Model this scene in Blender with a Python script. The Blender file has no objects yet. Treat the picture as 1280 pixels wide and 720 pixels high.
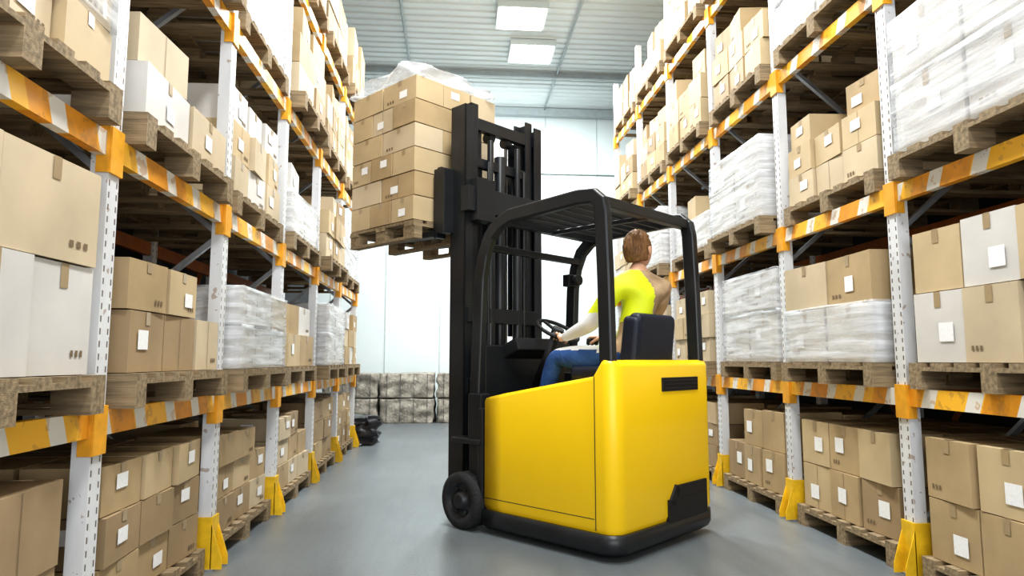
import bpy, bmesh, math, random
from mathutils import Vector, Matrix, noise
rnd = random.Random(7)
scene = bpy.context.scene
scene.view_settings.view_transform = 'Standard'
try: scene.view_settings.look = 'Medium High Contrast'
except Exception as ex: print('LOOK', ex)

# ------------------------------------------------------------------ materials
def mat(name, col, rough=0.6, metal=0.0, var=0.15, scale=8.0, bump=0.0, bscale=40.0, col2=None, stretch=None, spec=0.5):
    m = bpy.data.materials.new(name); m.use_nodes = True
    nt = m.node_tree; n = nt.nodes; l = nt.links
    b = n['Principled BSDF']
    b.inputs['Roughness'].default_value = rough
    b.inputs['Metallic'].default_value = metal
    b.inputs['Specular IOR Level'].default_value = spec
    tc = n.new('ShaderNodeTexCoord'); mp = n.new('ShaderNodeMapping')
    if stretch: mp.inputs['Scale'].default_value = stretch
    l.new(tc.outputs['Object'], mp.inputs['Vector'])
    nz = n.new('ShaderNodeTexNoise'); nz.inputs['Scale'].default_value = scale; nz.inputs['Detail'].default_value = 5
    l.new(mp.outputs[0], nz.inputs['Vector'])
    cr = n.new('ShaderNodeValToRGB')
    cr.color_ramp.elements[0].position = 0.3; cr.color_ramp.elements[1].position = 0.7
    c2 = col2 if col2 else tuple(c * (1 - var) for c in col)
    cr.color_ramp.elements[0].color = (*c2, 1); cr.color_ramp.elements[1].color = (*col, 1)
    l.new(nz.outputs['Fac'], cr.inputs['Fac']); l.new(cr.outputs['Color'], b.inputs['Base Color'])
    if bump > 0:
        n2 = n.new('ShaderNodeTexNoise'); n2.inputs['Scale'].default_value = bscale; n2.inputs['Detail'].default_value = 3
        l.new(mp.outputs[0], n2.inputs['Vector'])
        bp = n.new('ShaderNodeBump'); bp.inputs['Strength'].default_value = bump; bp.inputs['Distance'].default_value = 0.02
        l.new(n2.outputs['Fac'], bp.inputs['Height']); l.new(bp.outputs[0], b.inputs['Normal'])
    return m

K = [mat('kraft_a', (0.49, 0.36, 0.20), 0.65, var=0.25, scale=3),
     mat('kraft_b', (0.58, 0.45, 0.27), 0.65, var=0.2, scale=3),
     mat('kraft_c', (0.39, 0.28, 0.16), 0.65, var=0.25, scale=3),
     mat('kraft_d', (0.62, 0.51, 0.35), 0.65, var=0.2, scale=3),
     mat('carton_pale', (0.68, 0.655, 0.62), 0.5, var=0.16, scale=3)]
M_LABEL = mat('paper_label', (0.9, 0.9, 0.9), 0.5, var=0.1, scale=60)
M_TAPE = mat('packing_tape', (0.40, 0.30, 0.18), 0.3, var=0.1)
M_CREASE = mat('carton_crease', (0.20, 0.14, 0.08), 0.8, var=0.1)
M_WOOD = mat('pallet_wood', (0.38, 0.285, 0.17), 0.85, var=0.6, scale=4, stretch=(1, 12, 12), bump=0.3, bscale=20)
M_BLACK = mat('black_paint', (0.018, 0.020, 0.023), 0.36, var=0.3, scale=5)
M_BLACKM = mat('black_matte', (0.014, 0.014, 0.016), 0.6, var=0.3, scale=5)
M_RUB = mat('tyre_rubber', (0.025, 0.025, 0.027), 0.85, var=0.4, scale=20, bump=0.3)
M_STEEL = mat('steel', (0.30, 0.30, 0.31), 0.3, metal=0.9, var=0.3)
M_YEL = mat('yellow_paint', (0.97, 0.635, 0.010), 0.34, var=0.03, scale=2)
M_YELF = mat('yellow_guard_paint', (0.9, 0.56, 0.02), 0.5, var=0.3, scale=12)
M_ORG = mat('orange_clip', (0.90, 0.43, 0.03), 0.5, var=0.25, scale=14)
M_BRACE = mat('galvanised_brace', (0.40, 0.42, 0.45), 0.45, metal=0.5, var=0.4, scale=6)

def nmath(nt, op, a, b=None):
    x = nt.nodes.new('ShaderNodeMath'); x.operation = op
    for i, v in enumerate((a, b)):
        if v is None: continue
        if isinstance(v, (int, float)): x.inputs[i].default_value = v
        else: nt.links.new(v, x.inputs[i])
    return x.outputs[0]

def mixc(nt, fac, a, b):
    x = nt.nodes.new('ShaderNodeMix'); x.data_type = 'RGBA'
    nt.links.new(fac, x.inputs[0])
    for i, v in ((6, a), (7, b)):
        if isinstance(v, tuple): x.inputs[i].default_value = (*v, 1)
        else: nt.links.new(v, x.inputs[i])
    return x.outputs[2]

def beam_mat():
    m = mat('hazard_taped_beam', (0.90, 0.38, 0.03), 0.45, var=0.3, scale=6)
    nt = m.node_tree; b = nt.nodes['Principled BSDF']
    base = b.inputs['Base Color'].links[0].from_socket
    tc = nt.nodes.new('ShaderNodeTexCoord'); sp = nt.nodes.new('ShaderNodeSeparateXYZ')
    nt.links.new(tc.outputs['Object'], sp.inputs[0])
    y = nmath(nt, 'ADD', sp.outputs[1], nmath(nt, 'MULTIPLY', sp.outputs[2], 0.4))
    f = nmath(nt, 'FRACT', nmath(nt, 'MULTIPLY', y, 3.1))
    f2 = nmath(nt, 'FRACT', nmath(nt, 'MULTIPLY', y, 1.13))
    msk = nmath(nt, 'LESS_THAN', f, 0.32)
    yel = nmath(nt, 'LESS_THAN', f2, 0.5)
    base = mixc(nt, yel, base, (0.92, 0.50, 0.04))
    c = mixc(nt, msk, base, (0.76, 0.73, 0.67))
    nz = nt.nodes.new('ShaderNodeTexNoise'); nz.inputs['Scale'].default_value = 16
    nt.links.new(tc.outputs['Object'], nz.inputs['Vector'])
    d = nmath(nt, 'GREATER_THAN', nz.outputs['Fac'], 0.60)
    c = mixc(nt, nmath(nt, 'MULTIPLY', d, 0.5), c, (0.50, 0.24, 0.06))
    nt.links.new(c, b.inputs['Base Color'])
    return m
M_BEAM = beam_mat()
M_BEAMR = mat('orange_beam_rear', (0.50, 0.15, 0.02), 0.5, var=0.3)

def post_mat(name, y0):
    m = mat(name, (0.80, 0.81, 0.83), 0.42, metal=0.1, var=0.18, scale=5, stretch=(1, 1, 0.4))
    nt = m.node_tree; b = nt.nodes['Principled BSDF']
    base = b.inputs['Base Color'].links[0].from_socket
    tc = nt.nodes.new('ShaderNodeTexCoord'); sp = nt.nodes.new('ShaderNodeSeparateXYZ')
    nt.links.new(tc.outputs['Object'], sp.inputs[0])
    fy = nmath(nt, 'FRACT', nmath(nt, 'ADD', nmath(nt, 'DIVIDE', nmath(nt, 'SUBTRACT', sp.outputs[1], y0), 1.37), 0.5))
    dy = nmath(nt, 'ABSOLUTE', nmath(nt, 'MULTIPLY', nmath(nt, 'SUBTRACT', fy, 0.5), 1.37))
    near = nmath(nt, 'LESS_THAN', nmath(nt, 'ABSOLUTE', nmath(nt, 'SUBTRACT', dy, 0.030)), 0.005)
    fz = nmath(nt, 'LESS_THAN', nmath(nt, 'FRACT', nmath(nt, 'MULTIPLY', sp.outputs[2], 20)), 0.5)
    h = nmath(nt, 'MULTIPLY', near, fz)
    c = mixc(nt, h, base, (0.14, 0.11, 0.09))
    nz = nt.nodes.new('ShaderNodeTexNoise'); nz.inputs['Scale'].default_value = 22; nz.inputs['Detail'].default_value = 6
    nt.links.new(tc.outputs['Object'], nz.inputs['Vector'])
    d = nmath(nt, 'GREATER_THAN', nz.outputs['Fac'], 0.665)
    c = mixc(nt, nmath(nt, 'MULTIPLY', d, .6), c, (0.30, 0.18, 0.10))
    nt.links.new(c, b.inputs['Base Color'])
    return m

def wrap_mat():
    m = bpy.data.materials.new('stretch_wrap_film'); m.use_nodes = True
    nt = m.node_tree; b = nt.nodes['Principled BSDF']; out = nt.nodes['Material Output']
    b.inputs['Base Color'].default_value = (0.80, 0.82, 0.85, 1); b.inputs['Roughness'].default_value = 0.22
    tc = nt.nodes.new('ShaderNodeTexCoord'); mp = nt.nodes.new('ShaderNodeMapping')
    mp.inputs['Scale'].default_value = (0.8, 0.8, 9); mp.inputs['Rotation'].default_value = (0.10, 0.08, 0)
    nt.links.new(tc.outputs['Object'], mp.inputs['Vector'])
    nz = nt.nodes.new('ShaderNodeTexNoise'); nz.inputs['Scale'].default_value = 3.0; nz.inputs['Detail'].default_value = 5
    nz.inputs['Distortion'].default_value = 0.3
    nt.links.new(mp.outputs[0], nz.inputs['Vector'])
    bp = nt.nodes.new('ShaderNodeBump'); bp.inputs['Strength'].default_value = 0.22; bp.inputs['Distance'].default_value = 0.03
    nt.links.new(nz.outputs['Fac'], bp.inputs['Height']); nt.links.new(bp.outputs[0], b.inputs['Normal'])
    tr = nt.nodes.new('ShaderNodeBsdfTransparent'); mx = nt.nodes.new('ShaderNodeMixShader')
    cr = nt.nodes.new('ShaderNodeValToRGB')
    cr.color_ramp.elements[0].position = 0.36; cr.color_ramp.elements[0].color = (0.20,) * 3 + (1,)
    cr.color_ramp.elements[1].position = 0.64; cr.color_ramp.elements[1].color = (0.66,) * 3 + (1,)
    nt.links.new(nz.outputs['Fac'], cr.inputs['Fac'])
    nt.links.new(cr.outputs[0], mx.inputs[0]); nt.links.new(tr.outputs[0], mx.inputs[1]); nt.links.new(b.outputs[0], mx.inputs[2])
    nt.links.new(mx.outputs[0], out.inputs[0])
    return m
M_WRAP = wrap_mat()

def emis(name, col, s):
    m = bpy.data.materials.new(name); m.use_nodes = True
    b = m.node_tree.nodes['Principled BSDF']
    b.inputs['Emission Color'].default_value = (*col, 1); b.inputs['Emission Strength'].default_value = s
    return m

# ------------------------------------------------------------------ mesh helpers
def box(bm, c, s, mi=0, M=None):
    hx, hy, hz = s[0] / 2, s[1] / 2, s[2] / 2
    vs = []
    for dx in (-1, 1):
        for dy in (-1, 1):
            for dz in (-1, 1):
                p = Vector((dx * hx, dy * hy, dz * hz))
                if M is not None: p = M @ p
                vs.append(bm.verts.new(p + Vector(c)))
    for f in ((0, 1, 3, 2), (4, 6, 7, 5), (0, 4, 5, 1), (2, 3, 7, 6), (0, 2, 6, 4), (1, 5, 7, 3)):
        bm.faces.new([vs[i] for i in f]).material_index = mi

def bar(bm, p0, p1, w, h, mi=0, up=(0, 0, 1)):
    p0, p1 = Vector(p0), Vector(p1); d = p1 - p0; L = d.length; d.normalize()
    up = Vector(up)
    if abs(d.dot(up)) > 0.98: up = Vector((0, 1, 0)) if abs(d.y) < 0.9 else Vector((1, 0, 0))
    sx = d.cross(up).normalized(); uz = sx.cross(d)
    M = Matrix((sx, d, uz)).transposed()
    box(bm, (p0 + p1) / 2, (w, L, h), mi, M)

def sweep(bm, pts, w, h, mi=0, side=(1, 0, 0)):
    side = Vector(side); pts = [Vector(p) for p in pts]; rings = []
    for i, p in enumerate(pts):
        t = (pts[min(i + 1, len(pts) - 1)] - pts[max(i - 1, 0)]).normalized()
        nrm = side.cross(t).normalized()
        c = 0.25
        prof = []
        for a, b in ((-1, -1 + c), (-1, 1 - c), (-1 + c, 1), (1 - c, 1), (1, 1 - c), (1, -1 + c), (1 - c, -1), (-1 + c, -1)):
            prof.append(bm.verts.new(p + side * a * w / 2 + nrm * b * h / 2))
        rings.append(prof)
    for a, b in zip(rings, rings[1:]):
        for j in range(8):
            bm.faces.new((a[j], a[(j + 1) % 8], b[(j + 1) % 8], b[j])).material_index = mi
    bm.faces.new(rings[0]).material_index = mi; bm.faces.new(rings[-1]).material_index = mi

def cyl(bm, p0, p1, r, mi=0, seg=16, r2=None):
    p0, p1 = Vector(p0), Vector(p1); d = (p1 - p0); q = d.to_track_quat('Z', 'Y').to_matrix()
    r2 = r if r2 is None else r2
    a, b = [], []
    for i in range(seg):
        t = 2 * math.pi * i / seg; v = Vector((math.cos(t), math.sin(t), 0))
        a.append(bm.verts.new(p0 + q @ (v * r))); b.append(bm.verts.new(p1 + q @ (v * r2)))
    for i in range(seg):
        f = bm.faces.new((a[i], a[(i + 1) % seg], b[(i + 1) % seg], b[i])); f.material_index = mi; f.smooth = True
    bm.faces.new(a[::-1]).material_index = mi; bm.faces.new(b).material_index = mi

def lathe_x(bm, c, prof, mis, seg=32):
    rings = []
    for x, r in prof:
        rings.append([bm.verts.new((c[0] + x, c[1] + r * math.cos(2 * math.pi * i / seg), c[2] + r * math.sin(2 * math.pi * i / seg))) for i in range(seg)])
    for k, (a, b) in enumerate(zip(rings, rings[1:])):
        for i in range(seg):
            f = bm.faces.new((a[i], a[(i + 1) % seg], b[(i + 1) % seg], b[i])); f.material_index = mis[k]; f.smooth = True
    bm.faces.new(rings[0]).material_index = mis[0]; bm.faces.new(rings[-1]).material_index = mis[-1]

def finish(bm, name, mats, parent=None, bevel=0, M=None, smooth=False, seg=2):
    bmesh.ops.recalc_face_normals(bm, faces=bm.faces)
    me = bpy.data.meshes.new(name); bm.to_mesh(me); bm.free()
    for m in mats: me.materials.append(m)
    o = bpy.data.objects.new(name, me); scene.collection.objects.link(o)
    if smooth:
        for p in me.polygons: p.use_smooth = True
    if bevel:
        b = o.modifiers.new('bevel', 'BEVEL'); b.width = bevel; b.segments = seg; b.limit_method = 'ANGLE'; b.angle_limit = math.radians(40)
    if parent: o.parent = parent
    if M is not None: o.matrix_world = M
    return o

def quad(bm, pts, mi):
    bm.faces.new([bm.verts.new(p) for p in pts]).material_index = mi

# ------------------------------------------------------------------ room shell
XL, XR, YB, YF, HC = -2.95, 4.15, 14.6, -3.0, 6.75
def floor_mat():
    m = mat('concrete_floor', (0.185, 0.207, 0.22), 0.34, var=0.25, scale=0.9, bump=0.08, bscale=60)
    nt = m.node_tree; b = nt.nodes['Principled BSDF']
    base = b.inputs['Base Color'].links[0].from_socket
    tc = nt.nodes.new('ShaderNodeTexCoord'); mp = nt.nodes.new('ShaderNodeMapping'); mp.inputs['Scale'].default_value = (5, .7, 1)
    nt.links.new(tc.outputs['Object'], mp.inputs[0])
    nz = nt.nodes.new('ShaderNodeTexNoise'); nz.inputs['Scale'].default_value = 1.2; nz.inputs['Detail'].default_value = 8; nz.inputs['Roughness'].default_value = .7
    nt.links.new(mp.outputs[0], nz.inputs['Vector'])
    f = nmath(nt, 'MULTIPLY', nmath(nt, 'SUBTRACT', nz.outputs['Fac'], .45), 1.8)
    fc = nt.nodes.new('ShaderNodeClamp'); nt.links.new(f, fc.inputs[0])
    c = mixc(nt, nmath(nt, 'MULTIPLY', fc.outputs[0], .9), base, (0.088, 0.101, 0.108))
    nt.links.new(c, b.inputs['Base Color'])
    return m
bm = bmesh.new(); box(bm, ((XL + XR) / 2, (YB + YF) / 2, -0.05), (XR - XL + .2, YB - YF + .2, 0.1)); finish(bm, 'floor', [floor_mat()])
M_WALLB = mat('white_wall_panel', (0.79, 0.87, 0.88), 0.5, var=0.05, scale=1)
M_WALLSHADE = mat('shadow_toned_side_wall', (0.03, 0.033, 0.037), 0.8, var=0.3, scale=2)  # near-black colour stands in for the shadowed depth behind the racks
M_SEAM = mat('panel_seam', (0.56, 0.64, 0.64), 0.6)
bm = bmesh.new()
box(bm, ((XL + XR) / 2, YB + 0.05, HC / 2), (XR - XL + .2, 0.1, HC), 0)
x = XL + 0.3
while x < XR:
    box(bm, (x, YB - 0.004, HC / 2), (0.022, 0.012, HC - 0.02), 1); x += 1.15
box(bm, ((XL + XR) / 2, YB - 0.03, 5.3), (XR - XL - .02, 0.06, 0.03), 1)
finish(bm, 'wall_back', [M_WALLB, M_SEAM])
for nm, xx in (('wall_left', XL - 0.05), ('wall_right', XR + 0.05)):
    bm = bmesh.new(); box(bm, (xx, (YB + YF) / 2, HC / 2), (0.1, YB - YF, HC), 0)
    finish(bm, nm, [M_WALLSHADE])
M_CEIL = mat('ceiling_sheet', (0.85, 0.92, 0.93), 0.4, var=0.05, scale=1, metal=0.0)
bm = bmesh.new()
pr = []; y = YF
while y < YB:
    pr += [(y, 0), (y + 0.11, 0), (y + 0.13, 0.022), (y + 0.18, 0.022), (y + 0.20, 0)]; y += 0.20
pr = [(min(a, YB), b) for a, b in pr]
prev = None
for (yy, dz) in pr:
    cur = (bm.verts.new((XL - .1, yy, HC + dz)), bm.verts.new((XR + .1, yy, HC + dz)))
    if prev: bm.faces.new((prev[0], prev[1], cur[1], cur[0]))
    prev = cur
finish(bm, 'ceiling', [M_CEIL])
M_PUR = mat('purlin_paint', (0.50, 0.56, 0.58), 0.5)
bm = bmesh.new()
box(bm, ((XL + XR) / 2, YB - 0.12, HC - 0.1), (XR - XL, 0.16, 0.16), 0)
box(bm, ((XL + XR) / 2, 12.6, HC - 0.06), (XR - XL, 0.07, 0.1), 0)
for xx in (-0.9, 1.9):
    cyl(bm, (xx, YF + .2, HC - 0.05), (xx, YB - .1, HC - 0.05), 0.02, 0, 8)
finish(bm, 'trim_ceiling_purlins', [M_PUR])
M_LAMP = emis('lamp_diffuser', (1.0, 1.0, 0.98), 9)
for (lx, ly) in ((1.0, 10.35), (1.3, 11.6), (0.6, 7.2), (0.6, 3.8), (0.6, 0.6)):
    bm = bmesh.new()
    box(bm, (lx, ly, HC - 0.06), (0.80, 0.75, 0.10), 0); box(bm, (lx, ly, HC - 0.115), (0.72, 0.67, 0.02), 1)
    finish(bm, 'ceiling_lamp', [M_WALLB, M_LAMP])

# ------------------------------------------------------------------ pallets
def pallet_mesh():
    bm = bmesh.new(); D, W = 1.1, 1.14     # X depth, Y width
    for yy in (-W / 2 + .05, 0, W / 2 - .05):
        box(bm, (0, yy, 0.011), (D, 0.10, 0.022))
        for xx in (-D / 2 + .07, 0, D / 2 - .07): box(bm, (xx, yy, 0.061), (0.14, 0.10, 0.078))
    for xx in (-D / 2 + .06, 0, D / 2 - .06): box(bm, (xx, 0, 0.111), (0.12, W, 0.022))
    for i in range(7): box(bm, (0, -W / 2 + .05 + i * (W - .1) / 6, 0.133), (D, 0.10, 0.022))
    bmesh.ops.recalc_face_normals(bm, faces=bm.faces)
    me = bpy.data.meshes.new('wooden_pallet'); bm.to_mesh(me); bm.free(); me.materials.append(M_WOOD)
    return me
PM = pallet_mesh(); PH = 0.144
def pallet(x, y, z, rz=0.0):
    o = bpy.data.objects.new('wooden_pallet', PM); scene.collection.objects.link(o)
    o.location = (x, y, z); o.rotation_euler = (0, 0, rz); return o

# ------------------------------------------------------------------ cartons
def carton(bm, c, s, mi, ang=0.0, label=True, sx=1, r=rnd, lab=5, tape=6, crease=8):
    """sx: +1 aisle face is +X, -1 aisle face is -X"""
    R = Matrix.Rotation(ang, 3, 'Z'); c = Vector(c)
    box(bm, c, s, mi, R)
    e = 0.0025; hx, hy, hz = s[0] / 2, s[1] / 2, s[2] / 2
    def Q(pts, m): quad(bm, [c + R @ Vector(p) for p in pts], m)
    X = sx * (hx + e)
    if r.random() < 0.8:
        tw = 0.022
        Q([(X, -tw, hz), (X, tw, hz), (X, tw, hz * 0.55), (X, -tw, hz * 0.55)], tape)
        Q([(-hx, -tw, hz + e), (hx, -tw, hz + e), (hx, tw, hz + e), (-hx, tw, hz + e)], tape)
    else:
        g = .0018
        Q([(X, -g, hz), (X, g, hz), (X, g, -hz), (X, -g, -hz)], crease)
    if r.random() < .35:      # printed stripe / handling marks
        zc = -hz * .62; 
        for q in range(3):
            yy = hy * (.35 + q * .16)
            Q([(X, yy, zc - .012), (X, yy + hy * .09, zc - .012), (X, yy + hy * .09, zc + .012), (X, yy, zc + .012)], crease)
    if label and r.random() < 0.55:
        lw, lh = min(hy * .32, .05), min(hz * .32, .05); oy = r.uniform(-.4, .4) * hy; oz = r.uniform(-.3, .3) * hz
        Q([(X + sx * e, oy - lw, oz - lh), (X + sx * e, oy + lw, oz - lh), (X + sx * e, oy + lw, oz + lh), (X + sx * e, oy - lw, oz + lh)], lab)
    if label and r.random() < 0.40:
        lw, lh = min(hx * .32, .05), min(hz * .32, .05); ox = r.uniform(-.4, .4) * hx; oz = r.uniform(-.3, .3) * hz
        Y = -hy - e
        Q([(ox - lw, Y, oz - lh), (ox + lw, Y, oz - lh), (ox + lw, Y, oz + lh), (ox - lw, Y, oz + lh)], lab)

MATS = K + [M_LABEL, M_TAPE, M_WRAP, M_CREASE]
def wrap_shell(bm, c, s, mi, cuts=9, amp=0.010, seed=0, freq=3):
    b2 = bmesh.new(); bmesh.ops.create_cube(b2, size=1.0)
    bmesh.ops.subdivide_edges(b2, edges=b2.edges, cuts=cuts, use_grid_fill=True)
    for v in b2.verts:
        p = Vector((v.co.x * s[0], v.co.y * s[1], v.co.z * s[2]))
        n = noise.noise_vector(Vector((p.x * freq, p.y * freq, p.z * freq * 2.5)) + Vector((seed, seed * 2, 0)))
        q = p + Vector((n.x, n.y, n.z * 0.35)) * amp
        if v.co.z < -0.49: q.z = p.z
        v.co = q + Vector(c)
    vm = {}
    for v in b2.verts: vm[v] = bm.verts.new(v.co)
    for f in b2.faces:
        nf = bm.faces.new([vm[v] for v in f.verts]); nf.material_index = mi; nf.smooth = True
    b2.free()

def load(side, y0, z, spec, seed, lvl=0):
    r = random.Random(seed)
    face = FL if side < 0 else FR
    yc = y0 + 1.37 / 2
    xc = face + side * (0.50 + (r.uniform(-.07, .03) if lvl else r.uniform(.02, .05)))
    pallet(xc, yc, z, 0)
    zz = z + PH
    bm = bmesh.new(); wrapped = False
    D, W = 1.04, 1.10
    for (kind, nu, nv, h, cols, drop) in spec:
        bu, bv = W / nu, D / nv
        inset = 0.97 if kind == 'B' else 0.96
        for i in range(nu):
            for j in range(nv):
                if r.random() < drop: continue
                c = r.choice(cols)
                hh = h * (r.uniform(0.90, 0.998) if kind == 'B' and drop > 0 else 0.995)
                a = r.uniform(-.06, .06) if kind == 'B' else 0
                if kind == 'B' and drop > .15: a *= 2.5
                px = xc - D / 2 + (j + .5) * bv + (r.uniform(-.015, .015) if kind == 'B' else 0)
                q = .90 if drop > .15 else 1
                carton(bm, (px, yc - W / 2 + (i + .5) * bu, zz + hh / 2 + .001), (bv * inset * q - .01, bu * inset * q - .01, hh - .004), c, a, True, sx=-side, r=r)
        if kind == 'WB':
            wrap_shell(bm, (xc, yc, zz + h / 2 + .006), (D + .005, W + .005, h + .009), 7, seed=seed); wrapped = True
        zz += h
    nm = 'shrink_wrapped_pallet_load' if wrapped else 'cardboard_box_stack'
    finish(bm, nm, MATS, bevel=0.0)

# ------------------------------------------------------------------ racks
FL, FR = -1.40, 2.55
LY = [1.47 + 1.37 * i for i in range(7)]     # 1.47 .. 9.69
RY = [2.37 - 1.37 + 1.37 * i for i in range(8)]  # 1.0 .. 10.59
LLEV = [1.0, 2.12, 3.33, 4.55]; RLEV = [1.04, 2.22, 3.5, 4.78]
def rack(side, ys, levs, face, top):
    pm = post_mat('upright_steel_l' if side < 0 else 'upright_steel_r', ys[0])
    bm = bmesh.new()
    PW, PD, DEP = 0.09, 0.07, 1.0
    for y in ys:
        for v in (0.0, DEP):
            x = face + side * (v + PD / 2)
            box(bm, (x - side * (PD / 2 - .006), y, top / 2), (0.012, PW, top), 0)
            for e in (-1, 1): box(bm, (x + side * .006, y + e * (PW / 2 - .004), top / 2), (PD - .012, 0.008, top), 0)
            box(bm, (x, y, .006), (0.13, 0.13, 0.012), 4)
        xa, xb = face + side * PD / 2, face + side * (DEP + PD / 2)
        z = 0.25; k = 0
        while z + 0.85 < top:
            a, b = (xa, xb) if k % 2 == 0 else (xb, xa)
            bar(bm, (a, y, z), (b, y, z + 0.85), 0.03, 0.035, 4, up=(0, 1, 0)); z += 0.85; k += 1
        bar(bm, (xa, y, .25), (xb, y, .25), .03, .035, 4, up=(0, 0, 1)); bar(bm, (xa, y, z), (xb, y, z), .03, .035, 4)
        for lv in levs:
            xx = face - side * 0.005
            box(bm, (xx, y, lv - .075), (0.012, PW + .012, 0.19), 2)
            box(bm, (face + side * .02, y + PW / 2 + .008, lv - .075), (0.05, .006, .19), 2)
            box(bm, (face + side * .02, y - PW / 2 - .008, lv - .075), (0.05, .006, .19), 2)
        g = face - side * 0.010
        box(bm, (g, y, 0.15), (0.010, PW + .02, 0.30), 3)
        for e in (-1, 1):
            yy = y + e * (PW / 2 + .010)
            vs0 = [(g, yy, .01), (g - side * .065, yy, .01), (g - side * .065, yy, .06), (g, yy, .26)]
            vs1 = [(p[0], p[1] - e * .008, p[2]) for p in vs0]
            A = [bm.verts.new(p) for p in vs0]; B = [bm.verts.new(p) for p in vs1]
            bm.faces.new(A).material_index = 3; bm.faces.new(B[::-1]).material_index = 3
            for i in range(4): bm.faces.new((A[i], A[(i + 1) % 4], B[(i + 1) % 4], B[i])).material_index = 3
            box(bm, (face + side * .035, yy, .15), (.09, .008, .3), 3)
    for lv in levs:
        for y0, y1 in zip(ys, ys[1:]):
            L = y1 - y0 - PW - .02
            box(bm, (face + side * 0.03, (y0 + y1) / 2, lv - .051), (0.045, L, 0.10), 1)
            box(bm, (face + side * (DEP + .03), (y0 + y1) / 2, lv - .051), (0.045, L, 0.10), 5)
    for i, (y0, y1) in enumerate(zip(ys, ys[1:])):
        xr = face + side * (DEP + .10)
        z0, z1 = (0.3, 2.2) if i % 2 else (2.2, .3)
        bar(bm, (xr, y0, z0), (xr, y1, z1), .01, .045, 5, up=(1, 0, 0)); bar(bm, (xr, y0, z1 + 2.1), (xr, y1, z0 + 2.1), .01, .045, 5, up=(1, 0, 0))
    return finish(bm, 'pallet_rack', [pm, M_BEAM, M_ORG, M_YELF, M_BRACE, M_BEAMR])
rack(-1, LY, LLEV, FL, 5.4); rack(1, RY, RLEV, FR, 5.7)

B = 'B'; WB = 'WB'; k = [0, 1, 2, 3]; kd = [0, 2]; kl = [1, 3]; pale = [4]; mx = [0, 1, 3, 4]
def rows(n, h, nu=2, nv=2, cols=k, drop_last=.0, kind=B):
    out = [(kind, nu, nv, h, cols, 0.0)] * (n - 1) + [(kind, nu, nv, h, cols, drop_last)]
    return out
LEFT = {
 0: [rows(2, .31, 2, 2, [1, 2]), [(B, 3, 2, .40, pale, 0), (B, 2, 2, .36, [3], 0)], [(B, 3, 2, .22, [1, 3], 0), (WB, 2, 2, .30, [1, 3], 0)], rows(2, .4, 2, 2), rows(2, .35)],
 1: [rows(3, .205, 3, 3, kd + [1], .0), [(B, 3, 2, .27, kl + [2], 0), (B, 3, 2, .24, [0, 1], .15)], rows(2, .25, 2, 2, [1, 3, 4], .2), rows(3, .24, 2, 2, [1, 4], .2), rows(2, .35)],
 2: [rows(3, .20, 3, 2, k, .1), [(WB, 3, 2, .27, pale, 0), (WB, 3, 2, .24, [3, 4], 0)], rows(3, .24, 3, 2, kl + [4], .2), [(WB, 2, 2, .42, pale, 0), (B, 2, 2, .3, pale, .2)], rows(2, .35)],
 3: [rows(3, .20, 3, 2, k, .1), rows(2, .28, 2, 2, mx + [4], .2), [(WB, 2, 2, .36, pale, 0), (B, 2, 2, .25, pale, .2)], rows(3, .27, 2, 2, k, .2), rows(2, .3)],
 4: [rows(3, .21, 2, 2, kd, .1), [(WB, 2, 2, .33, pale, 0), (WB, 2, 2, .30, pale, 0)], rows(3, .25, 3, 2, k + [4], .2), rows(3, .27, 3, 2, k, .2), rows(2, .35)],
 5: [rows(3, .21, 3, 2, kd, .1), rows(3, .22, 3, 2, mx, .1), [(WB, 2, 2, .35, pale, 0), (WB, 2, 2, .35, pale, 0)], rows(3, .27, 3, 2, k, .2), rows(2, .38, 2, 2)],
}
RIGHT = {
 0: [rows(2, .31), rows(2, .38), [(WB, 2, 2, .4, pale, 0), (WB, 2, 2, .4, pale, 0)], rows(2, .35), rows(2, .35)],
 1: [rows(2, .32, 3, 3, [0, 1]), [(B, 3, 2, .38, [3, 4, 3], 0), (B, 3, 2, .36, [3, 4, 1], .01)], [(WB, 2, 2, .40, pale, 0), (WB, 2, 2, .38, pale, 0)], rows(3, .3), rows(2, .35)],
 2: [rows(2, .31, 3, 3, [0, 1, 2]), [(WB, 2, 2, .37, pale, 0), (B, 2, 2, .32, [0, 3], 0)], rows(3, .22, 3, 2, k, .3), [(WB, 2, 2, .35, pale, 0), (WB, 2, 2, .35, pale, 0)], rows(2, .35)],
 3: [rows(2, .32, 3, 2, kd + [3], .1), [(WB, 2, 2, .42, pale, 0), (WB, 2, 2, .34, pale, 0)], [(WB, 2, 2, .38, pale, 0), (WB, 2, 2, .3, pale, 0)], rows(3, .25, 3, 2, k, .3), rows(2, .35, 2, 2, k, .3)],
 4: [rows(3, .21, 2, 2, k, .1), rows(3, .24, 3, 2, kl, .2), [(WB, 2, 2, .35, pale, 0), (B, 3, 2, .28, k, .3)], rows(3, .27, 3, 2, [0, 1], .25), rows(3, .25, 3, 2, k, .4)],
 5: [rows(3, .21, 2, 2, k, .1), rows(3, .23, 3, 2, mx, .2), [(WB, 2, 2, .35, pale, 0), (WB, 2, 2, .35, pale, 0)], rows(3, .25, 3, 2, k, .3), rows(2, .3, 3, 2, k, .3)],
 6: [rows(3, .22, 2, 2, k, .1), rows(3, .23, 3, 2, mx, .2), rows(3, .23, 3, 2, mx, .2), rows(3, .25, 3, 2, k, .3), rows(2, .3, 3, 2, k, .3)],
}
sd = 10
for b, lv in LEFT.items():
    for i, sp in enumerate(lv):
        load(-1, LY[b], ([0.0] + LLEV)[i], sp, sd, i); sd += 1
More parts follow.
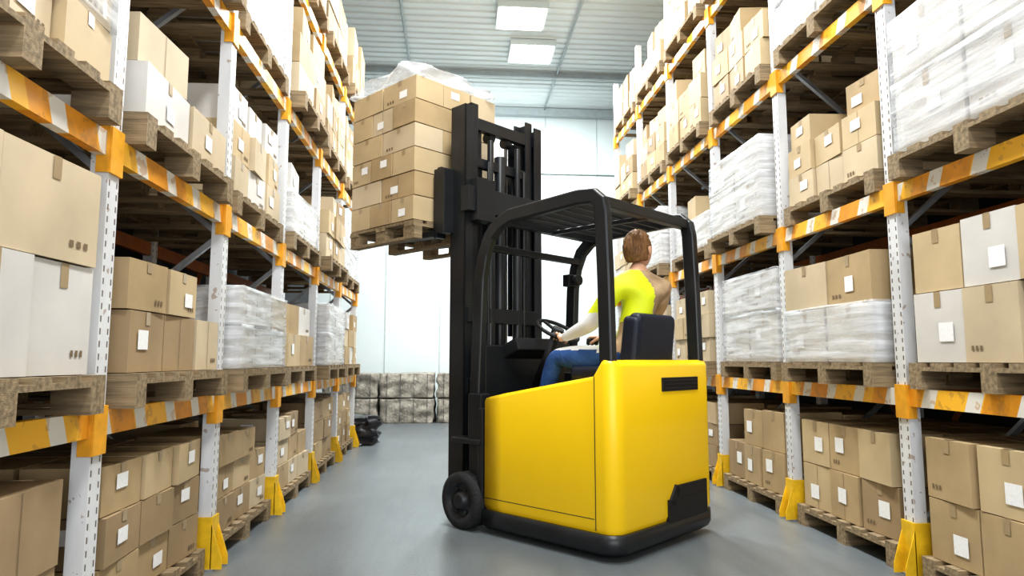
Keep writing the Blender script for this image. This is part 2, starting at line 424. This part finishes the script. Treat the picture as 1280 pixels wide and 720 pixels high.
for b, lv in RIGHT.items():
    for i, sp in enumerate(lv):
        load(1, RY[b], ([0.0] + RLEV)[i], sp, sd, i); sd += 1

# ------------------------------------------------------------------ bales at the far wall
M_BALE = mat('baled_cardboard', (0.50, 0.46, 0.39), 0.9, var=0.5, scale=9, bump=0.8, bscale=25, col2=(0.18, 0.165, 0.14))
M_STRAP = mat('bale_wire', (0.12, 0.12, 0.12), 0.4)
def bale(x, y, z, sx, sy, sz, seed):
    bm = bmesh.new()
    wrap_shell(bm, (0, 0, sz / 2), (sx, sy, sz), 0, cuts=16, amp=0.05, seed=seed)
    for i in range(4):
        xx = -sx / 2 + sx * (i + .5) / 4
        bar(bm, (xx, -sy / 2 - .02, 0.02), (xx, -sy / 2 - .02, sz), .01, .01, 1, up=(0, 1, 0))
    o = finish(bm, 'cardboard_bale', [M_BALE, M_STRAP]); o.location = (x, y, z)
for i in range(6):
    for j in range(2):
        bale(-2.0 + i * 1.08, 13.65, j * 0.48, 1.02, .8, .46, i * 3 + j)
bm = bmesh.new(); wrap_shell(bm, (0, 0, .2), (.42, .5, .40), 0, cuts=10, amp=.14, seed=9, freq=5)
for v in bm.verts: v.co.z = max(.003, v.co.z)
M_BAG = mat('black_bag_film', (0.03, 0.03, 0.035), 0.3)
o = finish(bm, 'refuse_bag', [M_BAG]); o.location = (-1.35, 10.1, 0)

# ------------------------------------------------------------------ FORKLIFT  (local: x=right s, y=forward d)
A = Vector((0.95, 4.04, 0)); TH = math.radians(41.5)
FM = Matrix.Translation(A) @ Matrix.Rotation(TH, 4, 'Z')
fk = bpy.data.objects.new('forklift', None); scene.collection.objects.link(fk); fk.matrix_world = FM
W = 1.20
def part(bm, name, mats, bevel=0, **kw):
    o = finish(bm, name, mats, bevel=bevel, **kw); o.parent = fk; return o
def ztop(d):
    pts = [(0, 1.185), (.03, 1.2), (.10, 1.2), (.17, 1.10), (1.12, .94)]
    for (a, za), (b, zb) in zip(pts, pts[1:]):
        if d <= b: return za + (zb - za) * (d - a) / (b - a)
    return pts[-1][1]
def footprint(r=.10, off=0.0, dend=1.12):
    L = []
    for i in range(9):
        t = math.pi / 2 * i / 8
        L.append((r * (1 - math.sin(t)), r * (1 - math.cos(t))))
    L += [(0, .17), (0, .3), (0, .5), (0, .72), (0, .95), (0, dend)]
    return [(s - off, d - off if d < .2 else d + off * (d > 1)) for s, d in L]
def body():
    bm = bmesh.new(); fp = footprint(); n = len(fp)
    rings = []
    for (ins, zf) in ((0.02, lambda d: .15), (0, lambda d: .20), (0, lambda d: ztop(d) - .03), (.008, lambda d: ztop(d) - .01), (.028, lambda d: ztop(d))):
        Lr = []; Rr = []
        for i, (s, d) in enumerate(fp):
            dd = d + ins * max(0, 1 - d / .10) if d < .10 else (d - ins if i == n - 1 else d)
            Lr.append(bm.verts.new((s + ins, dd, zf(d)))); Rr.append(bm.verts.new((W - s - ins, dd, zf(d))))
        rings.append((Lr, Rr))
    for (La, Ra), (Lb, Rb) in zip(rings, rings[1:]):
        for i in range(n - 1):
            bm.faces.new((La[i], La[i + 1], Lb[i + 1], Lb[i])).smooth = True
            bm.faces.new((Ra[i + 1], Ra[i], Rb[i], Rb[i + 1])).smooth = True
        bm.faces.new((Ra[0], La[0], Lb[0], Rb[0])).smooth = True
    Lt, Rt = rings[-1]; kk = n - 3
    for i in range(kk):
        bm.faces.new((Lt[i], Lt[i + 1], Rt[i + 1], Rt[i]))
    wl, wr, zf = .075, W - .075, .66
    Li = [bm.verts.new((wl, fp[i][1] if i < n - 1 else 1.10, ztop(fp[i][1]))) for i in range(kk, n)]
    Ri = [bm.verts.new((wr, fp[i][1] if i < n - 1 else 1.10, ztop(fp[i][1]))) for i in range(kk, n)]
    for j, i in enumerate(range(kk, n - 1)):
        bm.faces.new((Lt[i], Lt[i + 1], Li[j + 1], Li[j])); bm.faces.new((Rt[i + 1], Rt[i], Ri[j], Ri[j + 1]))
    Lf = [bm.verts.new((wl, v.co.y, zf)) for v in Li]; Rf = [bm.verts.new((wr, v.co.y, zf)) for v in Ri]
    for j in range(len(Li) - 1):
        bm.faces.new((Li[j], Li[j + 1], Lf[j + 1], Lf[j])); bm.faces.new((Ri[j + 1], Ri[j], Rf[j], Rf[j + 1]))
        bm.faces.new((Lf[j], Lf[j + 1], Rf[j + 1], Rf[j])).material_index = 1
    bm.faces.new((Li[0], Lf[0], Rf[0], Ri[0])).material_index = 1
    Lb = rings[0][0][-1]; Rb = rings[0][1][-1]
    bm.faces.new([rings[q][0][-1] for q in range(5)] + [Li[-1], Lf[-1]])
    bm.faces.new([rings[q][1][-1] for q in range(5)] + [Ri[-1], Rf[-1]])
    bm.faces.new((Lb, Lf[-1], Rf[-1], Rb))
    part(bm, 'body_shell', [M_YEL, M_BLACKM])
body()
def base():
    bm = bmesh.new(); fp = footprint(r=.14, off=.012); n = len(fp)
    rings = []
    for ins, z in ((.05, .03), (.012, .055), (0, .085), (0, .165)):
        L = []
        for (s, d) in fp:
            L.append(bm.verts.new((s + ins, d + (ins if d < .2 else 0), z)))
        for (s, d) in reversed(fp):
            L.append(bm.verts.new((W - s - ins, d + (ins if d < .2 else 0), z)))
        rings.append(L)
    for a, b in zip(rings, rings[1:]):
        m = len(a)
        for i in range(m): bm.faces.new((a[i], a[(i + 1) % m], b[(i + 1) % m], b[i])).smooth = True
    bm.faces.new(rings[0][::-1]); bm.faces.new(rings[-1])
    part(bm, 'base_skirt', [M_BLACK])
base()
bm = bmesh.new()
box(bm, (-.0005, .155, .64), (.004, .006, .92), 0)
box(bm, (-.0005, .64, .245), (.004, .95, .005), 0)
box(bm, (.75, -.001, 1.04), (.46, .02, .09), 0)
for i in range(3): box(bm, (.75, -.012, 1.015 + i * .025), (.42, .006, .006), 1)
for s0, s1, z0, z1 in ((.56, 1.06, .16, .30), (.66, 1.06, .30, .38)):
    box(bm, ((s0 + s1) / 2, .0, (z0 + z1) / 2), (s1 - s0, .03, z1 - z0), 0)
bar(bm, (.60, .0, .27), (.68, .0, .37), .06, .03, 0, up=(0, 1, 0))
part(bm, 'rear_vent_and_tow_recess', [M_BLACKM, M_BLACK], bevel=.004)

# overhead guard
bm = bmesh.new()
for s in (.06, W - .06):
    path = [(.09, 1.12), (.10, 1.7), (.115, 2.12), (.13, 2.20), (.18, 2.245), (.3, 2.255), (.92, 2.225), (1.04, 2.18), (1.13, 2.10), (1.19, 1.97), (1.225, 1.8), (1.25, 1.3), (1.27, .9), (1.27, .35)]
    sweep(bm, [(s, d, z) for d, z in path], .065, .10, 0)
for d in (.14, 1.0):
    box(bm, (W / 2, d, 2.205), (W - .14, .07, .07), 0)
for i in range(7):
    d = .24 + i * .11
    box(bm, (W / 2, d, 2.222), (W - .14, .022, .045), 0)
box(bm, (W / 2, .56, 2.18), (.04, .85, .03), 0)
box(bm, (W / 2, 1.14, 2.02), (W - .14, .05, .05), 0)
box(bm, (W - .15, 1.18, 1.86), (.12, .07, .10), 0); cyl(bm, (W - .15, 1.13, 1.86), (W - .15, 1.08, 1.86), .045, 0)
part(bm, 'overhead_guard', [M_BLACK], bevel=.006)

# chassis front + cowl
bm = bmesh.new()
box(bm, (W / 2, 1.25, .36), (.80, .30, .50), 0)
box(bm, (W / 2, 1.27, .95), (W - .2, .10, .72), 0)
box(bm, (W / 2, 1.18, 1.28), (.62, .22, .10), 0, Matrix.Rotation(-.4, 3, 'X'))
for s in (.05, W - .05):
    box(bm, (s, 1.30, .62), (.16, .30, .04), 0); box(bm, (s, 1.16, .5), (.12, .05, .72), 0)
    box(bm, (s, 1.23, .78), (.10, .14, .36), 0)
box(bm, (W / 2, 1.2, .22), (W - .18, .12, .12), 0)
cyl(bm, (.02, 1.30, .2), (W - .02, 1.30, .2), .05, 0)
for s in (.3, W - .3):
    cyl(bm, (s, 1.25, .55), (s, 1.53, .62), .04, 0); 
part(bm, 'front_chassis_and_cowl', [M_BLACK], bevel=.01)
bm = bmesh.new()
for s, e in ((.03, -1), (W - .03, 1)):
    prof = [(-.085 * e, .08), (-.085 * e, .17), (-.07 * e, .198), (.07 * e, .198), (.085 * e, .17), (.085 * e, .125), (.055 * e, .12), (.055 * e, .06), (.09 * e, .055), (.095 * e, .03)]
    lathe_x(bm, (s, 1.33, .20), prof, [0, 0, 0, 0, 0, 1, 1, 1, 1])
    for i in range(6):
        t = i * math.pi / 3
        cyl(bm, (s + .05 * e, 1.33 + .09 * math.cos(t), .2 + .09 * math.sin(t)), (s + .068 * e, 1.33 + .09 * math.cos(t), .2 + .09 * math.sin(t)), .012, 1, 6)
lathe_x(bm, (W / 2, .3, .15), [(-.16, .08), (-.15, .14), (-.14, .15), (-.03, .15), (.03, .15), (.14, .15), (.15, .14), (.16, .08)], [0] * 7)
part(bm, 'wheels', [M_RUB, M_BLACK])

# mast
bm = bmesh.new()
MD = 1.58; mc = .59
def channel(s, e, d, z0, z1, w=.06, dp=.13, t=.016):
    box(bm, (s + e * (w / 2 - t / 2), d, (z0 + z1) / 2), (t, dp, z1 - z0), 0)
    for q in (-1, 1): box(bm, (s, d + q * (dp / 2 - t / 2), (z0 + z1) / 2), (w, t, z1 - z0), 0)
for e in (-1, 1):
    channel(mc + e * .41, e, MD, .07, 3.24, .09, .17)
    channel(mc + e * .325, e, MD + .02, .3, 3.28, .08, .15)
    channel(mc + e * .245, e, MD + .04, 1.4, 3.10, .07, .11)
    cyl(bm, (mc + e * .16, MD - .07, .15), (mc + e * .16, MD - .07, 2.1), .042, 0)
    cyl(bm, (mc + e * .16, MD - .07, 2.1), (mc + e * .16, MD - .07, 3.0), .024, 0)
    for q in (0, .02): box(bm, (mc + e * .10 + q, MD + .02, 2.15), (.008, .02, 2.0), 1)
    cyl(bm, (mc + e * .10 - .02, MD + .02, 3.06), (mc + e * .10 + .04, MD + .02, 3.06), .05, 0)
    cyl(bm, (mc + e * .21, MD - .1, .5), (mc + e * .21, MD - .1, 2.8), .014, 0, 8)
box(bm, (mc, MD - .02, 3.12), (.86, .06, .10), 0)
box(bm, (mc, MD - .02, 2.80), (.66, .05, .08), 0)
for z in (.35, 1.0, 1.55): box(bm, (mc, MD - .09, z), (.86, .03, .12), 0)
box(bm, (mc, MD - .02, .16), (.88, .12, .18), 0)
box(bm, (mc, MD - .10, 2.46), (.94, .10, .20), 0)
box(bm, (mc - .30, MD - .12, 2.46), (.20, .10, .34), 0)
cyl(bm, (mc, MD - .02, .5), (mc, MD - .02, 2.9), .05, 0)
part(bm, 'mast', [M_BLACK, M_STEEL], bevel=.004)

# carriage + forks
bm = bmesh.new(); CD = 1.71; FZ = 2.20
for z in (FZ + .10, FZ + .48): box(bm, (mc, CD, z), (1.08, .05, .12), 0)
for s in (.07, .22, .44, .74, .96, 1.11): box(bm, (s, CD, FZ + .30), (.04, .04, .42), 0)
for s in (.09, 1.09): box(bm, (s, CD - .03, FZ + .26), (.11, .10, .52), 0)
for e in (-1, 1): box(bm, (mc + e * .2, CD - .07, FZ + .28), (.05, .10, .62), 0)
S0, S1 = -.14, .76
for s in (.10, .52):
    box(bm, (s, CD + .045, FZ + .25), (.10, .04, .56), 0)
    vs = [bm.verts.new(p) for p in ((s - .05, CD + .03, FZ - .02), (s + .05, CD + .03, FZ - .02), (s + .05, CD + .03, FZ + .03), (s - .05, CD + .03, FZ + .03),
                                     (s - .035, CD + .94, FZ + .012), (s + .035, CD + .94, FZ + .012), (s + .035, CD + .94, FZ + .028), (s - .035, CD + .94, FZ + .028))]
    for f in ((0, 1, 2, 3), (7, 6, 5, 4), (0, 4, 5, 1), (1, 5, 6, 2), (2, 6, 7, 3), (3, 7, 4, 0)): bm.faces.new([vs[i] for i in f])
part(bm, 'fork_carriage', [M_BLACK], bevel=.005)

# seat, steering, levers
M_SEAT = mat('seat_vinyl', (0.012, 0.017, 0.035), 0.5, var=0.2)
bm = bmesh.new()
box(bm, (mc, .38, 1.075), (.50, .50, .12), 0)
for e in (-1, 1): box(bm, (mc + e * .22, .38, 1.11), (.09, .48, .10), 0)
box(bm, (mc, .12, 1.31), (.46, .10, .40), 0, Matrix.Rotation(.12, 3, 'X'))
for e in (-1, 1): box(bm, (mc + e * .20, .14, 1.31), (.09, .13, .36), 0, Matrix.Rotation(.12, 3, 'X'))
part(bm, 'operator_seat', [M_SEAT], bevel=.04, seg=5)
WC = Vector((.57, .92, 1.42)); WN = Vector((0, -.5, .866)); WV = Vector((0, .866, .5)); WX = Vector((1, 0, 0)); WR = .165
bm = bmesh.new()
N1, N2 = 40, 10; rr = []
for i in range(N1):
    t = 2 * math.pi * i / N1; o_ = WX * math.cos(t) + WV * math.sin(t)
    rr.append([bm.verts.new(WC + o_ * (WR + .014 * math.cos(u * 2 * math.pi / N2)) + WN * .014 * math.sin(u * 2 * math.pi / N2)) for u in range(N2)])
for i in range(N1):
    for u in range(N2):
        bm.faces.new((rr[i][u], rr[(i + 1) % N1][u], rr[(i + 1) % N1][(u + 1) % N2], rr[i][(u + 1) % N2])).smooth = True
for t in (90, 210, 330):
    t = math.radians(t); bar(bm, WC - WN * .01, WC + (WX * math.cos(t) + WV * math.sin(t)) * WR, .03, .014, 0, up=WN)
cyl(bm, WC - WN * .04, WC + WN * .02, .045, 0)
cyl(bm, WC - WN * .04, WC + Vector((0, .22, -.42)), .035, 0)
part(bm, 'steering_wheel', [M_BLACKM])
bm = bmesh.new()
for i in range(3):
    cyl(bm, (.86 + i * .05, .90, 1.05), (.86 + i * .05, .85, 1.34), .008, 0, 8)
    cyl(bm, (.86 + i * .05, .853, 1.32), (.86 + i * .05, .845, 1.365), .018, 0, 10)
box(bm, (.91, .95, .95), (.22, .2, .3), 0)
part(bm, 'hydraulic_levers', [M_BLACKM], bevel=.005)

# ------------------------------------------------------------------ load on the forks
LM = FM
s0, s1, d0, d1 = S0, S1, 1.79, 2.68
lw, ld = s1 - s0, d1 - d0; lc = ((s0 + s1) / 2, (d0 + d1) / 2)
bm = bmesh.new()
zb = FZ - .045
for s in (s0 + .05, lc[0], s1 - .05):
    box(bm, (s, lc[1], zb + .011), (.08, ld, .022))
for s in (s0 + .05, lc[0], s1 - .05):
    for d in (d0 + .07, lc[1], d1 - .07):
        box(bm, (s, d, zb + .061), (.08, .14, .078))
for d in (d0 + .06, lc[1], d1 - .06): box(bm, (lc[0], d, zb + .111), (lw, .12, .022))
for i in range(7): box(bm, (s0 + .05 + i * (lw - .1) / 6, lc[1], zb + .133), (.09, ld, .022))
o = finish(bm, 'wooden_pallet', [M_WOOD]); o.matrix_world = LM
bm = bmesh.new()
z = zb + .146; hh = .198
for layer in range(6):
    nu, nv = (2, 3) if layer % 2 == 0 else (3, 2)
    for i in range(nu):
        for j in range(nv):
            bu, bv = lw / nu, ld / nv
            cx, cy = s0 + (i + .5) * bu, d0 + (j + .5) * bv
            R = rnd.uniform(-.014, .014)
            carton(bm, (cx + rnd.uniform(-.006, .006), cy, z + hh / 2), (bu - .012, bv - .012, hh - .008), rnd.choice([1, 1, 3, 0]), R, rnd.random() < .6, sx=-1, r=rnd)
    z += hh
finish(bm, 'cardboard_box_load', MATS, M=LM)
bm = bmesh.new()
wrap_shell(bm, (lc[0], lc[1], z + .07), (lw - .06, ld - .06, .12), 0, cuts=18, amp=.12, seed=4, freq=4.5)
for v in bm.verts: v.co.z = max(v.co.z, z + .003)
o = finish(bm, 'plastic_film_cover', [M_WRAP], M=LM)

# ------------------------------------------------------------------ DRIVER
M_SKIN = mat('skin', (0.66, 0.39, 0.26), 0.5, var=0.1)
M_VEST = mat('hi_vis_vest', (0.80, 0.90, 0.02), 0.6, var=0.1, bump=.3, bscale=10)
M_TAN = mat('tan_jacket', (0.55, 0.39, 0.24), 0.8, var=0.35, scale=10, bump=.5, bscale=12)
M_SHIRT = mat('white_sleeve', (0.80, 0.80, 0.80), 0.7, var=0.1, bump=.3, bscale=12)
M_JEAN = mat('denim', (0.03, 0.10, 0.30), 0.8, var=0.4, scale=14, bump=.3)
M_HAIR = mat('brown_hair', (0.32, 0.16, 0.06), 0.5, var=0.6, scale=30, stretch=(3, 3, .6), bump=.6, bscale=40)
M_SHOE = mat('work_boot', (0.05, 0.035, 0.025), 0.7)
M_REFL = mat('reflective_band', (0.75, 0.76, 0.78), 0.3, var=.05)
M_EYE = mat('eye', (0.7, 0.7, 0.7), 0.2)
DM = [M_SKIN, M_VEST, M_TAN, M_SHIRT, M_JEAN, M_HAIR, M_SHIRT, M_SHOE, M_REFL, M_EYE]
def skin(verts, edges, radii, root=0, sub=2):
    me = bpy.data.meshes.new('tmp'); me.from_pydata([tuple(v) for v in verts], edges, []); 
    o = bpy.data.objects.new('tmp', me); scene.collection.objects.link(o)
    m = o.modifiers.new('s', 'SKIN'); m.use_smooth_shade = True
    for i, r in enumerate(radii):
        sv = me.skin_vertices[0].data[i]
        sv.radius = (r, r) if not isinstance(r, tuple) else r
        sv.use_root = (i == root)
    s = o.modifiers.new('ss', 'SUBSURF'); s.levels = sub; s.render_levels = sub
    dg = bpy.context.evaluated_depsgraph_get(); dg.update()
    ev = o.evaluated_get(dg); res = bpy.data.meshes.new_from_object(ev)
    bpy.data.objects.remove(o); bpy.data.meshes.remove(me)
    return res
def add(bm, me, fn):
    vm = [bm.verts.new(v.co) for v in me.vertices]
    for p in me.polygons:
        try: f = bm.faces.new([vm[i] for i in p.vertices])
        except ValueError: continue
        f.smooth = True; f.material_index = fn(p.center) if callable(fn) else fn
    bpy.data.meshes.remove(me)
bm = bmesh.new()
ph = math.radians(228)
OL = WX * math.cos(ph) + WV * math.sin(ph); TL = (-math.sin(ph)) * WX + math.cos(ph) * WV; PL = WC + OL * WR
NL = WN
PR = Vector((.91, .849, 1.345)); OR = Vector((.15, -.97, -.05)).normalized(); NR = Vector((0, -.05, 1)).normalized(); TR = WX
wL = PL + OL * .10 + NL * .035; wR = PR + OR * .10 + NR * .035
eL = Vector((.37, .47, 1.44)); eR = Vector((.975, .49, 1.42))
V = [(.59, .31, 1.20), (.61, .28, 1.33), (.645, .26, 1.48), (.67, .26, 1.62), (.69, .265, 1.74), (.70, .28, 1.83), (.705, .285, 1.90),
     (.51, .32, 1.71), (.43, .38, 1.57), tuple(eL), tuple(wL.lerp(eL, .5)), tuple(wL),
     (.855, .19, 1.70), (.935, .27, 1.58), tuple(eR), tuple(wR.lerp(eR, .5)), tuple(wR),
     (.475, .36, 1.195), (.43, .58, 1.215), (.40, .80, 1.22), (.395, .87, 1.02), (.39, .93, .80), (.39, .96, .74),
     (.665, .36, 1.195), (.71, .58, 1.215), (.74, .78, 1.21), (.745, .85, 1.02), (.75, .91, .80), (.75, .94, .74)]
E = [(0, 1), (1, 2), (2, 3), (3, 4), (4, 5), (5, 6), (4, 7), (7, 8), (8, 9), (9, 10), (10, 11), (4, 12), (12, 13), (13, 14), (14, 15), (15, 16),
     (0, 17), (17, 18), (18, 19), (19, 20), (20, 21), (21, 22), (0, 23), (23, 24), (24, 25), (25, 26), (26, 27), (27, 28)]
R = [(.15, .115), (.15, .115), (.17, .13), (.18, .135), (.12, .10), .060, .057,
     .095, .078, .060, .048, .030, .095, .075, .058, .048, .030,
     .105, .098, .076, .064, .046, .05, .105, .098, .076, .064, .046, .05]
def body_mat(c):
    if c.z > 1.825: return 0
    if c.z < .80: return 7
    if c.z < 1.27 and (c.z < 1.25 or c.y > .42): return 4
    if c.x < .42 or (c.y > .44 and c.z > 1.24): return 3 if c.z < 1.52 else 1
    if c.z > 1.46 and c.x < .63: return 1
    if c.y > .33: return 1
    return 2
add(bm, skin(V, E, R, 0, 4), body_mat)
for s, o_ in ((.39, 0), (.75, -.02)):
    add(bm, skin([(s, .93 + o_, .72), (s, 1.0 + o_, .71), (s, 1.07 + o_, .70)], [(0, 1), (1, 2)], [.05, .045, .038], 0), 7)
for P, O, T, w, sg, N in ((PL, OL, TL, wL, 1, NL), (PR, OR, TR, wR, -1, NR)):
    kn = P + O * .02 + N * .034
    add(bm, skin([w + O * .02, w, w.lerp(kn, .5), kn], [(0, 1), (1, 2), (2, 3)], [(.027, .024), (.028, .022), (.038, .017), (.040, .014)], 0), 0)
    for i, (ln) in enumerate((.92, 1.0, .95, .8)):
        off = T * ((i - 1.5) * .021)
        pts = [kn + O * .018 + off, P - O * .008 + N * .032 * ln + off, P - O * .030 * ln + N * .010 + off, P - O * .024 - N * .018 * ln + off, P - O * .006 - N * .026 * ln + off]
        add(bm, skin(pts, [(0, 1), (1, 2), (2, 3), (3, 4)], [.0105, .0098, .009, .0082, .007], 0), 0)
    tb = w.lerp(kn, .35) + T * (.03 * sg)
    add(bm, skin([w.lerp(kn, .3) + T * (.012 * sg), tb + T * (.014 * sg) - N * .012, P + O * .02 + T * (.052 * sg) - N * .014, P - O * .004 + T * (.050 * sg) - N * .020], [(0, 1), (1, 2), (2, 3)], [.014, .013, .0105, .009], 0), 0)
# head : turned right and tilted back
HMx = Matrix.Translation((.72, .285, 1.985)) @ Matrix.Rotation(math.radians(-95), 4, 'Z') @ Matrix.Rotation(math.radians(12), 4, 'X') @ Matrix.Scale(1.12, 4)
b2 = bmesh.new(); bmesh.ops.create_uvsphere(b2, u_segments=32, v_segments=24, radius=1)
for v in b2.verts:
    x, y, z = v.co
    X, Y, Z = x * .077, y * .097, z * .118
    if z < 0:
        X *= 1 + .28 * z; Y *= 1 + .10 * z
        if y > 0: Y += .012 * (-z)
        else: Y *= 1 + .30 * z
    if y > .3:
        Y += .004 * math.exp(-((z - .28) / .12) ** 2) * (abs(x) < .7)
        for ex in (-.38, .38): Y -= .011 * math.exp(-((x - ex) / .18) ** 2 - ((z - .05) / .13) ** 2)
        Y += .024 * math.exp(-(x / .14) ** 2) * max(0, 1 - abs(z + .16) / .30)
        Y += .006 * math.exp(-(x / .35) ** 2 - ((z + .52) / .10) ** 2)
        Y += .008 * math.exp(-(x / .3) ** 2 - ((z + .88) / .15) ** 2)
    v.co = (X, Y, Z)
def addbm(b2, Mx, fn):
    vm = {v: bm.verts.new(Mx @ v.co) for v in b2.verts}
    for f in b2.faces:
        nf = bm.faces.new([vm[v] for v in f.verts]); nf.smooth = True
        nf.material_index = fn(f.calc_center_median()) if callable(fn) else fn
    b2.free()
addbm(b2, HMx, 0)
b2 = bmesh.new(); bmesh.ops.create_uvsphere(b2, u_segments=48, v_segments=32, radius=1)
dl = [v for v in b2.verts if (v.co.y > .30 and v.co.z < .50) or v.co.z < -.62 or (v.co.y > -.05 and v.co.z < .05)]
bmesh.ops.delete(b2, geom=dl, context='VERTS')
for v in b2.verts:
    x, y, z = v.co; v.co = (x * .089, y * .113 - .003, z * .132 + .001)
    v.co *= 1 + .06 * noise.noise(Vector((x, y, z)) * 7)
ret = bmesh.ops.extrude_face_region(b2, geom=b2.faces[:])
for g in ret['geom']:
    if isinstance(g, bmesh.types.BMVert): g.co *= .90
addbm(b2, HMx, 5)
for e in (-1, 1):
    b2 = bmesh.new(); bmesh.ops.create_uvsphere(b2, u_segments=12, v_segments=10, radius=1)
    for v in b2.verts: v.co = (v.co.x * .010 + e * .082, v.co.y * .018 + .006, v.co.z * .031 - .010)
    addbm(b2, HMx, 0)
    b2 = bmesh.new(); bmesh.ops.create_uvsphere(b2, u_segments=12, v_segments=10, radius=.0115)
    for v in b2.verts: v.co += Vector((e * .030, .078, .006))
    addbm(b2, HMx, lambda c: 9 if c.y < .0875 else 7)
drv = finish(bm, 'forklift_driver', DM, M=FM)

# ------------------------------------------------------------------ lights
def area(name, loc, size, power, rot=(0, 0, 0), col=(1, 1, 1), sy=None):
    l = bpy.data.lights.new(name, 'AREA'); l.energy = power; l.color = col; l.shape = 'RECTANGLE'; l.size = size; l.size_y = sy or size
    o = bpy.data.objects.new(name, l); scene.collection.objects.link(o); o.location = loc; o.rotation_euler = rot; return o
for (lx, ly, p) in ((1.0, 10.35, 200), (1.3, 11.6, 205), (0.6, 7.2, 210), (0.6, 3.8, 215), (0.6, 0.6, 200)):
    area('lamp_light', (lx, ly, HC - .15), .7, p, col=(.98, 1, 1))
area('frontal_fill_light', (.6, -2.6, 2.4), 5.0, 195, rot=(math.radians(86), 0, 0), col=(.98, .99, 1), sy=3.4)  # added fill behind the camera for the front faces; no door here
area('back_wall_fill_light', (.6, 12.2, 5.9), 3.5, 115, rot=(math.radians(40), 0, 0), col=(.94, 1, 1), sy=.4)  # added fill that brightens the back wall; has no fixture
w = bpy.data.worlds.new('world'); scene.world = w; w.use_nodes = True
w.node_tree.nodes['Background'].inputs[0].default_value = (.90, .96, 1, 1); w.node_tree.nodes['Background'].inputs[1].default_value = 0.4

# ------------------------------------------------------------------ camera
cam = bpy.data.cameras.new('camera'); co = bpy.data.objects.new('camera', cam); scene.collection.objects.link(co)
cam.sensor_width = 36; cam.lens = 36 * 850 / 1280
co.location = (0, 0, 1.2); co.rotation_euler = (math.radians(90 + 6.04), 0, math.radians(-4.7))
cam.clip_start = .05
scene.camera = co
